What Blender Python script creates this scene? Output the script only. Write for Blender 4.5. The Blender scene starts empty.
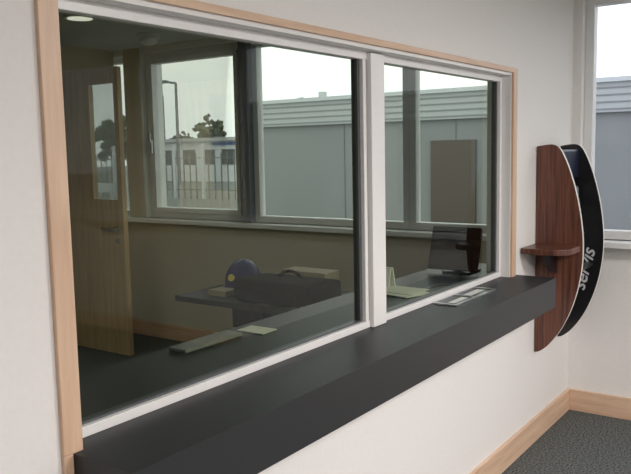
import bpy, bmesh, math, random
from mathutils import Vector, Matrix
random.seed(3)
scn=bpy.context.scene
col=scn.collection
# ------------------------------------------------------------ materials
def newmat(name):
    m=bpy.data.materials.new(name); m.use_nodes=True
    nt=m.node_tree; b=nt.nodes.get('Principled BSDF'); return m,nt,b
def plain(name,c,rough=.5,metal=0,noise=.06,scale=30,bump=0.0,spec=.5,stretch=(1,1,1)):
    m,nt,b=newmat(name)
    tc=nt.nodes.new('ShaderNodeTexCoord'); mp=nt.nodes.new('ShaderNodeMapping')
    mp.inputs['Scale'].default_value=stretch
    nz=nt.nodes.new('ShaderNodeTexNoise'); nz.inputs['Scale'].default_value=scale; nz.inputs['Detail'].default_value=3
    nt.links.new(tc.outputs['Object'],mp.inputs[0]); nt.links.new(mp.outputs[0],nz.inputs['Vector'])
    r=nt.nodes.new('ShaderNodeValToRGB')
    r.color_ramp.elements[0].position=.3; r.color_ramp.elements[1].position=.7
    r.color_ramp.elements[0].color=tuple(x*(1-noise) for x in c)+(1,)
    r.color_ramp.elements[1].color=tuple(min(1,x*(1+noise)) for x in c)+(1,)
    nt.links.new(nz.outputs['Fac'],r.inputs[0]); nt.links.new(r.outputs[0],b.inputs['Base Color'])
    b.inputs['Roughness'].default_value=rough; b.inputs['Metallic'].default_value=metal
    b.inputs['Specular IOR Level'].default_value=spec
    if bump:
        bp=nt.nodes.new('ShaderNodeBump'); bp.inputs['Strength'].default_value=bump; bp.inputs['Distance'].default_value=.004
        nt.links.new(nz.outputs['Fac'],bp.inputs['Height']); nt.links.new(bp.outputs[0],b.inputs['Normal'])
    return m
def wood(name,c1,c2,rough,stretch,scale=6):
    m,nt,b=newmat(name)
    tc=nt.nodes.new('ShaderNodeTexCoord'); mp=nt.nodes.new('ShaderNodeMapping'); mp.inputs['Scale'].default_value=stretch
    nz=nt.nodes.new('ShaderNodeTexNoise'); nz.inputs['Scale'].default_value=scale; nz.inputs['Detail'].default_value=6; nz.inputs['Distortion'].default_value=.6
    r=nt.nodes.new('ShaderNodeValToRGB'); r.color_ramp.elements[0].position=.35; r.color_ramp.elements[1].position=.68
    r.color_ramp.elements[0].color=c1+(1,); r.color_ramp.elements[1].color=c2+(1,)
    nt.links.new(tc.outputs['Object'],mp.inputs[0]); nt.links.new(mp.outputs[0],nz.inputs['Vector'])
    nt.links.new(nz.outputs['Fac'],r.inputs[0]); nt.links.new(r.outputs[0],b.inputs['Base Color'])
    b.inputs['Roughness'].default_value=rough
    return m
def glassmat(name,tint,refl=1.0,ior=1.5):
    m=bpy.data.materials.new(name); m.use_nodes=True; nt=m.node_tree; nt.nodes.clear()
    o=nt.nodes.new('ShaderNodeOutputMaterial'); mx=nt.nodes.new('ShaderNodeMixShader')
    t=nt.nodes.new('ShaderNodeBsdfTransparent'); t.inputs[0].default_value=tint+(1,)
    g=nt.nodes.new('ShaderNodeBsdfGlossy'); g.inputs['Roughness'].default_value=0.0; g.inputs[0].default_value=(.95,1,.97,1)
    f=nt.nodes.new('ShaderNodeFresnel'); f.inputs[0].default_value=ior
    mu=nt.nodes.new('ShaderNodeMath'); mu.operation='MULTIPLY'; mu.inputs[1].default_value=refl; mu.use_clamp=True
    nt.links.new(f.outputs[0],mu.inputs[0]); nt.links.new(mu.outputs[0],mx.inputs[0])
    nt.links.new(t.outputs[0],mx.inputs[1]); nt.links.new(g.outputs[0],mx.inputs[2]); nt.links.new(mx.outputs[0],o.inputs[0])
    return m
M={}
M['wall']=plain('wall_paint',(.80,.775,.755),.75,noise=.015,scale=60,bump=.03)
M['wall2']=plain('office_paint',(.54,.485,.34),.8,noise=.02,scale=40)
M['ceil']=plain('ceiling_paint',(.50,.50,.46),.9,noise=.02)
M['carpet']=plain('grey_carpet',(.115,.122,.12),.95,noise=.8,scale=100,bump=.8,spec=.1)
BE=((.62,.41,.28),(.74,.53,.38))
M['woodx']=wood('beech_x',BE[0],BE[1],.4,(1,14,14),3)
M['woodz']=wood('beech_z',BE[0],BE[1],.4,(14,14,1),3)
M['woody']=wood('beech_y',BE[0],BE[1],.4,(14,1,14),3)
M['doorw']=wood('door_veneer',(.56,.38,.19),(.68,.49,.27),.4,(10,10,.8),3)
M['walnut']=wood('walnut_laminate',(.065,.022,.014),(.18,.066,.040),.35,(14,14,.7),5)
M['white']=plain('white_paint_frame',(.82,.80,.79),.35,noise=.01)
M['pvc']=plain('window_frame_white',(.80,.80,.80),.35,noise=.01)
M['dkframe']=plain('frame_dark_grey',(.08,.085,.09),.4)
M['desk']=plain('desk_laminate',(.025,.025,.025),.6,spec=.2)
M['counter']=plain('counter_laminate',(.027,.028,.030),.45,noise=.12,scale=250,spec=.35)
M['glass']=glassmat('tinted_glass',(.74,.79,.64),.65)
M['wglass']=glassmat('window_glass',(.93,.95,.95),.5)
M['black']=plain('black_plastic',(.012,.012,.014),.3)
M['blackm']=plain('black_fabric',(.004,.004,.005),.95,noise=.3,scale=80,bump=.2,spec=.08)
M['hat']=plain('navy_hat',(.003,.008,.10),.3,spec=.25)
M['blue']=plain('header_plastic',(.008,.012,.035),.35)
M['yellow']=plain('yellow_badge',(.75,.62,.12),.5)
M['edge']=plain('cream_edging',(.70,.68,.62),.4)
M['steel']=plain('brushed_steel',(.6,.6,.6),.3,metal=1)
M['paper']=plain('paper_white',(.8,.8,.78),.7)
M['letter']=plain('letter_grey',(.62,.63,.65),.6)
M['card']=plain('manila_card',(.35,.30,.20),.7)
M['greyp']=plain('grey_plastic',(.20,.21,.22),.5)
M['screen']=plain('dark_screen',(.02,.03,.04),.15)
M['clad']=plain('grey_cladding',(.25,.262,.268),.7,noise=.05,scale=.6)
M['clad2']=plain('pale_cladding',(.44,.46,.47),.6,noise=.04,scale=.6)
M['roof']=plain('roof_edge',(.55,.58,.60),.6)
M['brown']=plain('brown_door_paint',(.10,.078,.065),.5)
M['leaf']=plain('foliage',(.08,.105,.06),.9,noise=.6,scale=3)
M['bark']=plain('bark',(.08,.06,.04),.9)
M['tarmac']=plain('tarmac',(.20,.21,.20),.95,noise=.15,scale=3)
M['bwhite']=plain('render_white',(.70,.72,.74),.8)
M['bblue']=plain('blue_sign',(.06,.12,.34),.5)
M['red']=plain('red_rail',(.40,.08,.06),.5)
M['metalf']=plain('galvanised',(.16,.18,.18),.5,metal=.2)
# ------------------------------------------------------------ mesh helpers
def link(o,parent=None):
    col.objects.link(o)
    if parent: o.parent=parent
    return o
def empty(name):
    e=bpy.data.objects.new(name,None); e.empty_display_size=.1; col.objects.link(e); return e
def meshobj(name,bm,mats,parent=None,smooth=False,bevel=0,seg=2):
    me=bpy.data.meshes.new(name); bmesh.ops.recalc_face_normals(bm,faces=bm.faces); bm.to_mesh(me); bm.free()
    if not isinstance(mats,(list,tuple)): mats=[mats]
    for m in mats: me.materials.append(m)
    if smooth:
        for p in me.polygons: p.use_smooth=True
    o=bpy.data.objects.new(name,me); link(o,parent)
    if bevel:
        b=o.modifiers.new('bevel','BEVEL'); b.width=bevel; b.segments=seg; b.limit_method='ANGLE'; b.angle_limit=.6
    return o
def addbox(bm,a,b,mi=0,rot=None,piv=None):
    xs=sorted((a[0],b[0])); ys=sorted((a[1],b[1])); zs=sorted((a[2],b[2]))
    v=[bm.verts.new((x,y,z)) for x in xs for y in ys for z in zs]
    for f in ((0,1,3,2),(4,6,7,5),(0,4,5,1),(2,3,7,6),(0,2,6,4),(1,5,7,3)):
        fc=bm.faces.new([v[i] for i in f]); fc.material_index=mi
    if rot is not None:
        bmesh.ops.rotate(bm,verts=v,cent=piv or ((xs[0]+xs[1])/2,(ys[0]+ys[1])/2,(zs[0]+zs[1])/2),matrix=rot)
    return v
def boxes(name,lst,mats,parent=None,bevel=0):
    bm=bmesh.new()
    for it in lst: addbox(bm,it[0],it[1],it[2] if len(it)>2 else 0)
    return meshobj(name,bm,mats,parent,bevel=bevel)
def addcyl(bm,p,q,r,r2=None,seg=16,mi=0):
    p=Vector(p);q=Vector(q);d=q-p
    mt=Matrix.Translation((p+q)/2)@d.to_track_quat('Z','Y').to_matrix().to_4x4()
    n=len(bm.faces)
    bmesh.ops.create_cone(bm,cap_ends=True,segments=seg,radius1=r,radius2=r if r2 is None else r2,depth=d.length,matrix=mt)
    bm.faces.ensure_lookup_table()
    for f in bm.faces[n:]: f.material_index=mi
def prism(name,pts,axis_from,axis_to,mats,parent=None,rim=0,bevel=0):
    bm=bmesh.new()
    a=[bm.verts.new((axis_from,y,z)) for y,z in pts]; b=[bm.verts.new((axis_to,y,z)) for y,z in pts]
    bm.faces.new(a); bm.faces.new(b[::-1])
    n=len(pts)
    for i in range(n):
        f=bm.faces.new((a[i],a[(i+1)%n],b[(i+1)%n],b[i])); f.material_index=rim
    return meshobj(name,bm,mats,parent,bevel=bevel)
def catmull(P,k=6):
    out=[]
    for i in range(len(P)-1):
        p0=P[max(i-1,0)];p1=P[i];p2=P[i+1];p3=P[min(i+2,len(P)-1)]
        for j in range(k):
            t=j/k
            out.append(tuple(.5*((2*p1[d])+(-p0[d]+p2[d])*t+(2*p0[d]-5*p1[d]+4*p2[d]-p3[d])*t*t+(-p0[d]+3*p1[d]-3*p2[d]+p3[d])*t**3) for d in (0,1)))
    out.append(P[-1]); return out

L=4.56; H=2.5; W=5.2; XB=-3.0
# ------------------------------------------------------------ room shell
boxes('floor',[((XB,-W,-.1),(L+.25,W,0))],M['carpet'])
boxes('ceiling',[((XB,-W,H),(L+.25,W,H+.1))],M['ceil'])
HX0,HX1,HZ0,HZ1=1.0,3.59,.81,1.955
T=.12
for b in [((XB,0,0),(HX0,T,H)),((HX1,0,0),(L,T,H)),((HX0,0,0),(HX1,T,HZ0)),((HX0,0,HZ1),(HX1,T,H))]:
    boxes('wall_left',[b],M['wall'])
SZ=1.05; WZ=2.45
pier=[(-W,-5.1),(-3.86,-3.66),(-.05,.22),(3.66,3.86),(5.1,W)]
lst=[((L,-W,0),(L+.25,W,SZ)),((L,-W,WZ),(L+.25,W,H))]
for a,b in pier: lst.append(((L,a,SZ),(L+.25,b,WZ)))
boxes('wall_far',lst,M['wall'])
boxes('wall_right',[((XB,-W-.12,0),(L+.25,-W,H))],M['wall'])
boxes('wall_back',[((XB-.12,-W,0),(XB,W,H))],M['wall'])
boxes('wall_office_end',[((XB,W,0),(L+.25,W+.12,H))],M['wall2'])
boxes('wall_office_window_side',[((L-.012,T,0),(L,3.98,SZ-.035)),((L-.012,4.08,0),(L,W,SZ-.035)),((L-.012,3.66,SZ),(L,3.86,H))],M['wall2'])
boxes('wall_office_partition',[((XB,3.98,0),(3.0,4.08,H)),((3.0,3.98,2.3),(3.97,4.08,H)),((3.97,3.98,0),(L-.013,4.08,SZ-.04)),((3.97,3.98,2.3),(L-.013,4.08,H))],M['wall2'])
bm=bmesh.new(); v=[bm.verts.new(p) for p in ((4.02,4.03,SZ-.04),(L-.013,4.03,SZ-.04),(L-.013,4.03,2.3),(4.02,4.03,2.3))]; bm.faces.new(v)
meshobj('partition_glass',bm,M['wglass'])
boxes('baseboard_left',[((XB,-.018,0),(L,0,.13))],M['woodx'],bevel=.003)
boxes('baseboard_far',[((L-.018,-W,0),(L,-.018,.13))],M['woody'],bevel=.003)
boxes('baseboard_office',[((L-.032,T,0),(L-.012,3.98,.13))],M['woody'],bevel=.003)
boxes('window_sill',[((L-.10,-W,SZ-.035),(L+.05,-.0,SZ))],M['pvc'],bevel=.005)
boxes('window_sill_office',[((L-.08,T,SZ-.035),(L+.05,3.97,SZ))],M['pvc'],bevel=.005)

def window(n,y0,y1,casement=False):
    e=empty('window_%d'%n)
    f=.05; x0,x1=L+.06,L+.13
    l=[((x0,y0,SZ),(x1,y0+f,WZ)),((x0,y1-f,SZ),(x1,y1,WZ)),((x0,y0+f,SZ),(x1,y1-f,SZ+f)),((x0,y0+f,WZ-f),(x1,y1-f,WZ))]
    boxes('frame',l,M['pvc'],e,bevel=.004)
    a,b=y0+f,y1-f; z0,z1=SZ+f,WZ-f
    if casement:
        g=.04
        l=[((x0-.02,a,z0),(x1-.02,a+g,z1)),((x0-.02,b-g,z0),(x1-.02,b,z1)),((x0-.02,a+g,z0),(x1-.02,b-g,z0+g)),((x0-.02,a+g,z1-g),(x1-.02,b-g,z1))]
        boxes('sash',l,M['pvc'],e,bevel=.004)
        boxes('handle',[((x0-.045,b-.03,1.6),(x0-.02,b-.01,1.72)),((x0-.06,b-.03,1.70),(x0-.045,b-.01,1.78))],M['steel'],e,bevel=.003)
    bm=bmesh.new()
    v=[bm.verts.new(p) for p in ((L+.1,a,z0),(L+.1,b,z0),(L+.1,b,z1),(L+.1,a,z1))]; bm.faces.new(v)
    meshobj('pane',bm,M['wglass'],e)
n=1
for a,b,c in [(.22,1.11,False),(1.11,2.48,False),(2.56,3.66,True),(3.86,5.1,False)]:
    window(n,a,b,c); n+=1
for a,b,c in [(.05,1.11,False),(1.11,2.48,False),(2.56,3.66,True),(3.86,5.1,False)]:
    window(n,-b,-a,c); n+=1
boxes('trim_1',[((L+.0,2.48,SZ),(L+.14,2.56,WZ))],M['dkframe'])
boxes('trim_2',[((L+.0,-2.56,SZ),(L+.14,-2.48,WZ))],M['dkframe'])

# ------------------------------------------------------------ reception hatch
cz=.96
e=empty('reception_hatch_window')
wx0,wx1,wt=.96,3.632,1.975
boxes('wood_architrave_left',[((wx0,-.012,cz),(wx0+.05,.0,wt)),((wx0,-.012,.80),(.984,0,cz))],M['woodz'],e,bevel=.002)
boxes('wood_architrave_right',[((wx1-.05,-.012,cz),(wx1,.0,wt))],M['woodz'],e,bevel=.002)
boxes('wood_architrave_top',[((wx0+.05,-.012,wt-.022),(wx1-.05,.0,wt))],M['woodx'],e,bevel=.002)
boxes('reveal_lining',[((1.0,.0,cz),(1.012,T,HZ1)),((3.575,.0,cz),(3.59,T,HZ1)),((1.012,.0,1.94),(3.575,T,HZ1))],M['white'],e)
fy0,fy1=.045,.085
boxes('white_frame',[((1.012,fy0,cz),(1.035,fy1,1.94)),((3.555,fy0,cz),(3.575,fy1,1.94)),
   ((1.035,fy0,cz),(3.555,fy1,cz+.025)),((1.035,fy0,1.912),(3.555,fy1,1.94))],M['white'],e,bevel=.002)
boxes('white_mullion',[((2.292,fy0,cz+.025),(2.312,fy1,1.912)),((2.318,.028,cz+.001),(2.41,.10,1.935)),((2.41,fy0,cz+.025),(2.425,fy1,1.912))],M['white'],e,bevel=.002)
boxes('glazing_gasket',[((2.276,.06,cz+.025),(2.292,fy1,1.912)),((3.541,.06,cz+.025),(3.555,fy1,1.912)),((1.035,.06,cz+.025),(2.276,fy1,cz+.031)),((2.425,.06,cz+.025),(3.541,fy1,cz+.031))],M['dkframe'],e)
boxes('hatch_sill',[((1.0,0,cz-.145),(3.59,T,cz))],M['counter'],e)
bm=bmesh.new()
for a,b in ((1.03,2.30),(2.42,3.56)):
    v=[bm.verts.new(p) for p in ((a,.07,cz+.02),(b,.07,cz+.02),(b,.07,1.92),(a,.07,1.92))]; bm.faces.new(v)
meshobj('glass_panes',bm,M['glass'],e)
boxes('reception_counter',[((.985,-.20,cz-.145),(3.67,0,cz))],M['counter'])
boxes('office_worktop',[((.9,T,cz-.04),(3.95,.47,cz)),((.95,T,cz-.10),(3.9,.16,cz-.04)),((.92,T,0),(.95,.44,cz-.04)),((3.90,T,0),(3.93,.44,cz-.04))],M['counter'])

e=empty('transaction_tray')
z=cz+.001
boxes('rim',[((2.80,-.075,z),(3.22,-.06,z+.006)),((2.80,.028,z),(3.22,.0305,z+.006)),((2.80,-.06,z),(2.815,.028,z+.006)),((3.205,-.06,z),(3.22,.028,z+.006)),((3.0,-.06,z),(3.012,.028,z+.006))],M['steel'],e)
boxes('dish',[((2.815,-.06,z),(3.205,.028,z+.002))],M['black'],e)
boxes('receipt',[((2.84,-.045,z+.003),(2.98,-.015,z+.004)),((3.03,-.035,z+.003),(3.18,-.0,z+.004))],M['paper'],e)

# ------------------------------------------------------------ kiosk
e=empty('wall_phone_kiosk')
P=[(-.005,1.60),(-.10,1.605),(-.15,1.54),(-.20,1.40),(-.235,1.24),(-.25,1.08),(-.24,.93),(-.205,.78),(-.15,.65),(-.085,.555),(-.035,.51),(-.005,.50)]
prof=catmull(P,6)
prism('side_panel_near',prof,3.94,3.962,[M['walnut'],M['edge']],e,rim=1)
prism('side_panel_far',prof,4.335,4.357,[M['black'],M['edge']],e,rim=1)
boxes('back_board',[((3.962,-.03,.56),(4.335,-.005,1.56))],M['black'],e,bevel=.003)
boxes('header_box',[((3.962,-.11,1.42),(4.335,-.03,1.58))],M['blue'],e,bevel=.01)
boxes('phone_body',[((4.0,-.13,.98),(4.28,-.03,1.38))],M['greyp'],e,bevel=.015)
kp=[]
for i in range(3):
    for j in range(4): kp.append(((4.15+i*.035,-.14,1.04+j*.035),(4.175+i*.035,-.13,1.065+j*.035)))
boxes('keypad',kp,M['steel'],e,bevel=.002)
boxes('display',[((4.14,-.136,1.25),(4.26,-.13,1.32))],M['screen'],e)
bm=bmesh.new(); addcyl(bm,(4.06,-.165,1.06),(4.06,-.165,1.30),.018); addcyl(bm,(4.06,-.13,1.06),(4.06,-.19,1.06),.03,.026,20); addcyl(bm,(4.06,-.13,1.30),(4.06,-.19,1.30),.03,.026,20)
meshobj('handset',bm,M['black'],e)
bm=bmesh.new()
sp=[(3.94,-.005),(3.72,-.005),(3.705,-.03)]
for i in range(9):
    t=i/8*math.pi/2
    sp.append((3.79-.085*math.cos(t),-.14-.10*math.sin(t)))
sp+= [(3.94,-.24)]
a=[bm.verts.new((x,y,1.06)) for x,y in sp]; b=[bm.verts.new((x,y,1.09)) for x,y in sp]
bm.faces.new(a); bm.faces.new(b)
for i in range(len(sp)): bm.faces.new((a[i],a[(i+1)%len(sp)],b[(i+1)%len(sp)],b[i]))
meshobj('side_shelf',bm,M['walnut'],e,bevel=.003)
bm=bmesh.new()
tri=[(3.94,1.06),(3.80,1.06),(3.83,1.00),(3.90,.95),(3.94,.94)]
a=[bm.verts.new((x,-.09,zz)) for x,zz in tri]; b=[bm.verts.new((x,-.12,zz)) for x,zz in tri]
bm.faces.new(a); bm.faces.new(b)
for i in range(5): bm.faces.new((a[i],a[(i+1)%5],b[(i+1)%5],b[i]))
meshobj('shelf_bracket',bm,M['black'],e)
boxes('inner_ledge',[((3.962,-.2,.93),(4.335,-.03,.95))],M['black'],e,bevel=.003)
tc=bpy.data.curves.new('logo_text','FONT'); tc.body='servis'; tc.size=.105; tc.shear=.3; tc.extrude=.001; tc.offset=.001; tc.materials.append(M['letter'])
to=bpy.data.objects.new('logo_text',tc); col.objects.link(to); to.parent=e
xa=Vector((0,-.24,.97)).normalized(); na=Vector((-1,0,0)); ya=na.cross(xa)
mt=Matrix((xa,ya,na)).transposed().to_4x4(); mt.translation=Vector((4.332,-.150,.78)); to.matrix_world=mt

# ------------------------------------------------------------ office contents
e=empty('door_1')
y0,y1=3.26,3.955
boxes('leaf',[((3.955,y0,.01),(3.998,y1,1.25)),((3.955,y0,2.15),(3.998,y1,2.27)),((3.955,y0,1.25),(3.998,y0+.05,2.15)),((3.955,y0+.34,1.25),(3.998,y1,2.15))],M['doorw'],e)
bm=bmesh.new(); v=[bm.verts.new(p) for p in ((3.977,y0+.05,1.25),(3.977,y0+.34,1.25),(3.977,y0+.34,2.15),(3.977,y0+.05,2.15))]; bm.faces.new(v); meshobj('added_pane',bm,M['wglass'],e)  # glazed opening added to the leaf so a bright window patch shows there
boxes('jamb',[((3.95,3.955,0),(4.02,4.0,2.3)),((2.98,3.955,0),(3.04,3.98,2.3))],M['woodz'],e)
bm=bmesh.new(); addcyl(bm,(3.955,3.33,1.02),(3.90,3.33,1.02),.010); addcyl(bm,(3.905,3.33,1.02),(3.905,3.46,1.02),.010); addcyl(bm,(3.956,3.33,1.02),(3.945,3.33,1.02),.026); addcyl(bm,(3.956,3.33,.93),(3.945,3.33,.93),.022)
meshobj('lever_handle',bm,M['steel'],e)
e=empty('desk')
boxes('top',[((3.2,.62,.715),(3.82,1.95,.75))],M['desk'],e,bevel=.004)
boxes('leg_panel',[((3.45,1.35,0.03),(3.57,1.45,.715)),((3.45,.72,0.03),(3.57,.80,.715))],M['blackm'],e,bevel=.004)
boxes('foot',[((3.22,1.36,0),(3.80,1.44,.04)),((3.22,.72,0),(3.80,.80,.04))],M['blackm'],e,bevel=.01)
bm=bmesh.new()
for y in (1.36,.72):
    v=[bm.verts.new(p) for p in ((3.28,y,.715),(3.74,y,.715),(3.57,y,.45),(3.45,y,.45))]
    w=[bm.verts.new((q.co.x,y+.07,q.co.z)) for q in v]
    bm.faces.new(v); bm.faces.new(w)
    for i in range(4): bm.faces.new((v[i],v[(i+1)%4],w[(i+1)%4],w[i]))
meshobj('brackets',bm,M['blackm'],e)
boxes('modesty_rail',[((3.49,.80,.52),(3.53,1.75,.70))],M['blackm'],e)
# hard hat
e=empty('hard_hat')
bm=bmesh.new(); c=Vector((3.62,1.765,.752)); seg=36
rings=[]
for i in range(10):
    t=i/10*math.pi/2
    r=math.cos(t)**.8; zz=.155*math.sin(t)
    rings.append([bm.verts.new(c+Vector((.130*r*math.cos(a*2*math.pi/seg),.108*r*math.sin(a*2*math.pi/seg),.018+zz))) for a in range(seg)])
top=bm.verts.new(c+Vector((0,0,.173)))
for i in range(9):
    for a in range(seg): bm.faces.new((rings[i][a],rings[i][(a+1)%seg],rings[i+1][(a+1)%seg],rings[i+1][a]))
for a in range(seg): bm.faces.new((rings[9][a],rings[9][(a+1)%seg],top))
br=[];br2=[]
for a in range(seg):
    an=a*2*math.pi/seg; ex=.018+(.045*max(0,math.cos(an-math.pi))**2)
    br.append(bm.verts.new(c+Vector(((.13+ex)*math.cos(an),(.108+.016)*math.sin(an),.008))))
    br2.append(bm.verts.new(c+Vector(((.13+ex)*math.cos(an),(.108+.016)*math.sin(an),.001))))
for a in range(seg):
    b2=(a+1)%seg
    bm.faces.new((rings[0][a],rings[0][b2],br[b2],br[a])); bm.faces.new((br[a],br[b2],br2[b2],br2[a]))
bm.faces.new(br2)
meshobj('shell',bm,M['hat'],e,smooth=True)
bm=bmesh.new()
for dy in (-.022,.022):
    pts=[c+Vector((.128*math.cos(t)*abs(math.cos(t))**-.2,dy,.018+.153*math.sin(t))) for t in [math.pi*k/20 for k in range(2,19) if k!=10]]
    for p,q in zip(pts,pts[1:]): addcyl(bm,p,q,.005,seg=8)
meshobj('ridges',bm,M['hat'],e,smooth=True)
bm=bmesh.new(); addcyl(bm,c+Vector((-.118,-.01,.075)),c+Vector((-.130,-.011,.078)),.022,seg=20); meshobj('badge',bm,M['yellow'],e)
# bag
e=empty('laptop_bag')
bm=bmesh.new(); addbox(bm,(3.28,1.0,.752),(3.60,1.56,.865))
meshobj('body',bm,M['blackm'],e,bevel=.022,seg=3)
boxes('flap',[((3.27,1.03,.81),(3.50,1.53,.878))],M['blackm'],e,bevel=.012)
boxes('front_pocket',[((3.255,1.08,.757),(3.285,1.48,.83))],M['blackm'],e,bevel=.01)
bm=bmesh.new(); pts=[Vector((3.45,1.16+.2*k/10,.87+.045*math.sin(math.pi*k/10))) for k in range(11)]
for p,q in zip(pts,pts[1:]): addcyl(bm,p,q,.009,seg=8)
meshobj('handle',bm,M['blackm'],e,smooth=True)
bm=bmesh.new(); pts=[Vector((3.25+.015*math.sin(k),1.05+.45*k/14,.757+.004*(k%2))) for k in range(15)]
for p,q in zip(pts,pts[1:]): addcyl(bm,p,q,.007,seg=6)
meshobj('shoulder_strap',bm,M['blackm'],e)
boxes('cardboard_box',[((3.30,1.63,.751),(3.41,1.77,.785))],M['card'],bevel=.003)
boxes('document_box',[((3.64,1.15,.751),(3.79,1.48,.88))],M['card'],bevel=.003)
def papers(name,cx,cy,z,n,s=1.0,mat='paper'):
    bm=bmesh.new()
    for i in range(n):
        ang=random.uniform(-.4,.4); dx=random.uniform(-.02,.02); dy=random.uniform(-.03,.03)
        addbox(bm,(cx-.105*s+dx,cy-.148*s+dy,z+i*.004),(cx+.105*s+dx,cy+.148*s+dy,z+i*.004+.003),rot=Matrix.Rotation(ang,3,'Z'))
    return meshobj(name,bm,M[mat])
papers('paper_stack',3.58,.82,.751,6,.9)
papers('paper_sheet',2.06,.36,cz+.001,1,.4)
bm=bmesh.new(); addbox(bm,(1.70,.36,cz+.001),(1.98,.44,cz+.014)); meshobj('ring_binder',bm,M['greyp'],bevel=.004)
papers('leaflet_pile',2.96,.26,cz+.001,3,.75)
bm=bmesh.new(); addbox(bm,(3.0,.35,cz+.001),(3.006,.44,cz+.10),rot=Matrix.Rotation(.25,3,'Y')); addbox(bm,(3.04,.35,cz+.001),(3.046,.44,cz+.10),rot=Matrix.Rotation(-.25,3,'Y'))
meshobj('desk_calendar',bm,M['paper'])
e=empty('computer_monitor')
R=Matrix.Rotation(.3,3,'Y')
bm=bmesh.new(); addbox(bm,(3.55,.15,cz+.015),(3.575,.42,cz+.24),rot=R); meshobj('panel',bm,M['blackm'],e,bevel=.006)
bm=bmesh.new(); addbox(bm,(3.547,.165,cz+.03),(3.5495,.405,cz+.225),rot=R,piv=(3.5625,.285,cz+.1275)); meshobj('screen',bm,M['blackm'],e)
boxes('stand',[((3.54,.20,cz+.001),(3.70,.35,cz+.014)),((3.585,.25,cz+.01),(3.60,.30,cz+.10))],M['black'],e,bevel=.004)
bm=bmesh.new(); bmesh.ops.create_uvsphere(bm,u_segments=24,v_segments=12,radius=.07,matrix=Matrix.Translation((4.1,3.05,2.46))@Matrix.Diagonal((1,1,.6,1)))
addcyl(bm,(4.1,3.05,2.47),(4.1,3.05,2.5),.085,seg=24)
meshobj('smoke_detector',bm,M['white'])

# ------------------------------------------------------------ outside
boxes('ground',[((L+.25,-60,-.3),(90,90,-.12))],M['tarmac'])
e=empty('grey_outbuilding')
X0=16
boxes('walls',[((X0,-13,-.12),(X0+8,12,2.25))],M['clad'],e)
boxes('upper_cladding',[((X0-.12,-13.1,2.25),(X0+8.1,12.1,2.84))],M['clad2'],e)
boxes('roof_edge',[((X0-.2,-13.2,2.84),(X0+8.2,12.2,2.93))],M['roof'],e)
boxes('cladding_ribs',[((X0-.14,-13.1,2.3+k*.14),(X0-.12,12.1,2.325+k*.14)) for k in range(4)],M['clad'],e)
boxes('panel_joints',[((X0-.02,k-.01,-.12),(X0,k+.01,2.25)) for k in range(-12,12,3)],M['greyp'],e)
boxes('side_door',[((X0-.06,5.5,-.1),(X0,6.6,1.78)),((X0-.06,-6.6,-.1),(X0,-5.5,1.78))],M['brown'],e)
bm=bmesh.new()
for y in (11,9.2,1,-3): addcyl(bm,(X0+2,y,2.9),(X0+2,y,3.25),.12)
meshobj('roof_vents',bm,M['clad2'],e)
e=empty('white_shop_building')
boxes('walls',[((34,27.5,-.12),(44,36.5,2.3))],M['bwhite'],e)
boxes('roof',[((33.6,27.1,2.3),(44.4,36.9,2.5))],M['clad2'],e)
boxes('windows',[((33.95,28.3+k*1.6,.9),(34,29.3+k*1.6,1.8)) for k in range(5)],M['dkframe'],e)
boxes('fascia',[((33.9,27.5,2.05),(34,30,2.2))],M['bblue'],e)
e=empty('perimeter_fence')
fl=[]
y=12.2
while y<40: fl.append(((21,y,-.12),(21.03,y+.035,1.6))); y+=.32
boxes('palings',fl,M['metalf'],e)
boxes('rails',[((20.98,12.2,1.4),(21.05,40,1.44)),((20.98,12.2,.2),(21.05,40,.24))],M['metalf'],e)
boxes('posts',[((20.95,yy,-.12),(21.05,yy+.12,1.95)) for yy in (13,16.5,18.5,20,23.5,27,31)],M['bwhite'],e)
e=empty('road_barrier')
for k in range(5):
    boxes('segment_%d'%k,[((19.5,22+k*1.2,.15),(19.6,23.2+k*1.2,.5))],M['red' if k%2 else 'bwhite'],e)
boxes('legs',[((19.5,22+k*2.4,-.12),(19.6,22.1+k*2.4,.15)) for k in range(3)],M['bwhite'],e)
for (x,y,h) in ((30,28.9,5.4),(38,38.3,5.6)):
    bm=bmesh.new(); addcyl(bm,(x,y,-.12),(x,y,h),.10,.07); addcyl(bm,(x,y,h),(x,y+.8,h+.12),.06,.05); addbox(bm,(x-.14,y+.7,h+.05),(x+.14,y+1.4,h+.2))
    meshobj('street_lamp',bm,M['metalf'])
for (x,y,h,r) in ((46,41.2,3.9,1.2),(46,44.5,3.0,1.0),(46,48.5,3.4,1.3),(50,39,2.9,1.0),(48,55,4.4,2.2),(45,59,5.2,2.8),(50,12,3.2,2),(30,20.1,3.9,.7),(30,18.6,3.7,.5)):
    bm=bmesh.new(); addcyl(bm,(x,y,-.12),(x,y,h-.5),.2,.12,mi=1)
    for k in range(110):
        d=Vector((random.gauss(0,.42),random.gauss(0,.42),random.gauss(0,.32)))*r
        n0=len(bm.verts)
        bmesh.ops.create_icosphere(bm,subdivisions=1,radius=r*random.uniform(.10,.24),matrix=Matrix.Translation(Vector((x,y,h-r*.5))+d))
        bm.verts.ensure_lookup_table()
        for v in bm.verts[n0:]: v.co+=Vector((random.uniform(-1,1),random.uniform(-1,1),random.uniform(-1,1)))*.06*r
    meshobj('tree',bm,[M['leaf'],M['bark']])

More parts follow.
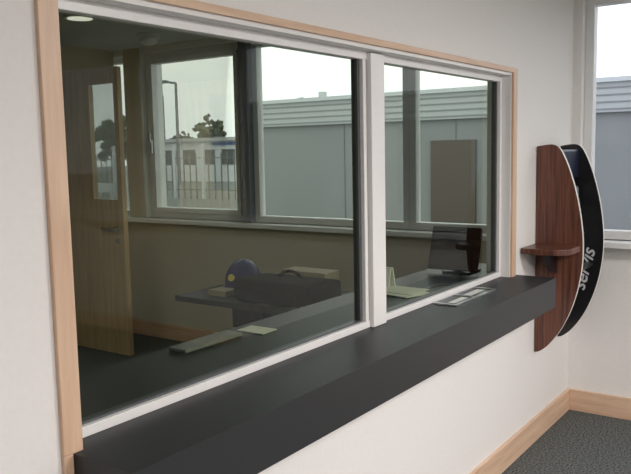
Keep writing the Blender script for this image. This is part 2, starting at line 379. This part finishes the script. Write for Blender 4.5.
# ------------------------------------------------------------ lights
w=bpy.data.worlds.new('overcast'); scn.world=w; w.use_nodes=True; nt=w.node_tree
bg=nt.nodes['Background']
tcn=nt.nodes.new('ShaderNodeTexCoord'); mp=nt.nodes.new('ShaderNodeMapping'); mp.inputs['Scale'].default_value=(1.5,1.5,6)
nz=nt.nodes.new('ShaderNodeTexNoise'); nz.inputs['Scale'].default_value=2; nz.inputs['Detail'].default_value=5
r=nt.nodes.new('ShaderNodeValToRGB'); r.color_ramp.elements[0].color=(.78,.83,.94,1); r.color_ramp.elements[1].color=(.95,.96,1,1)
r.color_ramp.elements[0].position=.3; r.color_ramp.elements[1].position=.65
nt.links.new(tcn.outputs['Generated'],mp.inputs[0]); nt.links.new(mp.outputs[0],nz.inputs['Vector']); nt.links.new(nz.outputs['Fac'],r.inputs[0]); nt.links.new(r.outputs[0],bg.inputs[0])
bg.inputs[1].default_value=1.85
def emis(name,s):
    em=bpy.data.materials.new(name); em.use_nodes=True
    eb=em.node_tree.nodes['Principled BSDF']; eb.inputs['Base Color'].default_value=(.9,.9,.9,1); eb.inputs['Emission Color'].default_value=(1,.97,.94,1); eb.inputs['Emission Strength'].default_value=s
    return em
em=emis('fill_glow',1.5)  # glowing face of the added fill panels
def add_fill(x,y,power):  # invented ceiling panel with area light, unseen, brightens the rooms
    e=empty('fill_panel')
    boxes('fill_casing',[((x-.32,y-.32,H-.03),(x+.32,y+.32,H-.001))],M['pvc'],e)
    boxes('fill_glow',[((x-.29,y-.29,H-.034),(x+.29,y+.29,H-.03))],em,e)
    l=bpy.data.lights.new('fill_lamp','AREA'); l.size=.56; l.energy=power; l.color=(1,.955,.925)
    o=bpy.data.objects.new('fill_lamp',l); col.objects.link(o); o.location=(x,y,H-.04); o.parent=e
for x,y,p in ((-1.2,-3.2,42),(1.0,-3.4,88),(2.7,-2.6,88)): add_fill(x,y,p)  # added out of view as fill for the near room
add_fill(1.6,2.3,10)  # weaker fill added out of view to lift the dim office
e=empty('recessed_downlight')
bm=bmesh.new(); addcyl(bm,(3.28,2.80,2.485),(3.28,2.80,2.499),.10,seg=28); meshobj('trim_ring',bm,M['white'],e)
bm=bmesh.new(); addcyl(bm,(3.28,2.80,2.482),(3.28,2.80,2.486),.08,seg=28); meshobj('lens',bm,emis('downlight_lens',.7),e)
# ------------------------------------------------------------ camera
f=760.0
Xc=Vector((538,-97,f)).normalized()
Dn=Vector((134,6700,f)); Dn=(Dn-Dn.dot(Xc)*Xc).normalized(); Uc=-Dn
Yc=Uc.cross(Xc)
if Yc.x>0: Yc=-Yc
right=Vector((Xc.x,Yc.x,Uc.x)); down=Vector((Xc.y,Yc.y,Uc.y)); fwd=Vector((Xc.z,Yc.z,Uc.z))
cam=bpy.data.cameras.new('camera'); cam.sensor_width=36; cam.lens=f/631*36; cam.clip_start=.02; cam.clip_end=500
co=bpy.data.objects.new('camera',cam); col.objects.link(co)
m=Matrix((right,-down,-fwd)).transposed().to_4x4(); m.translation=Vector((0,-1.357,1.6)); co.matrix_world=m
scn.camera=co
scn.view_settings.view_transform='Standard'
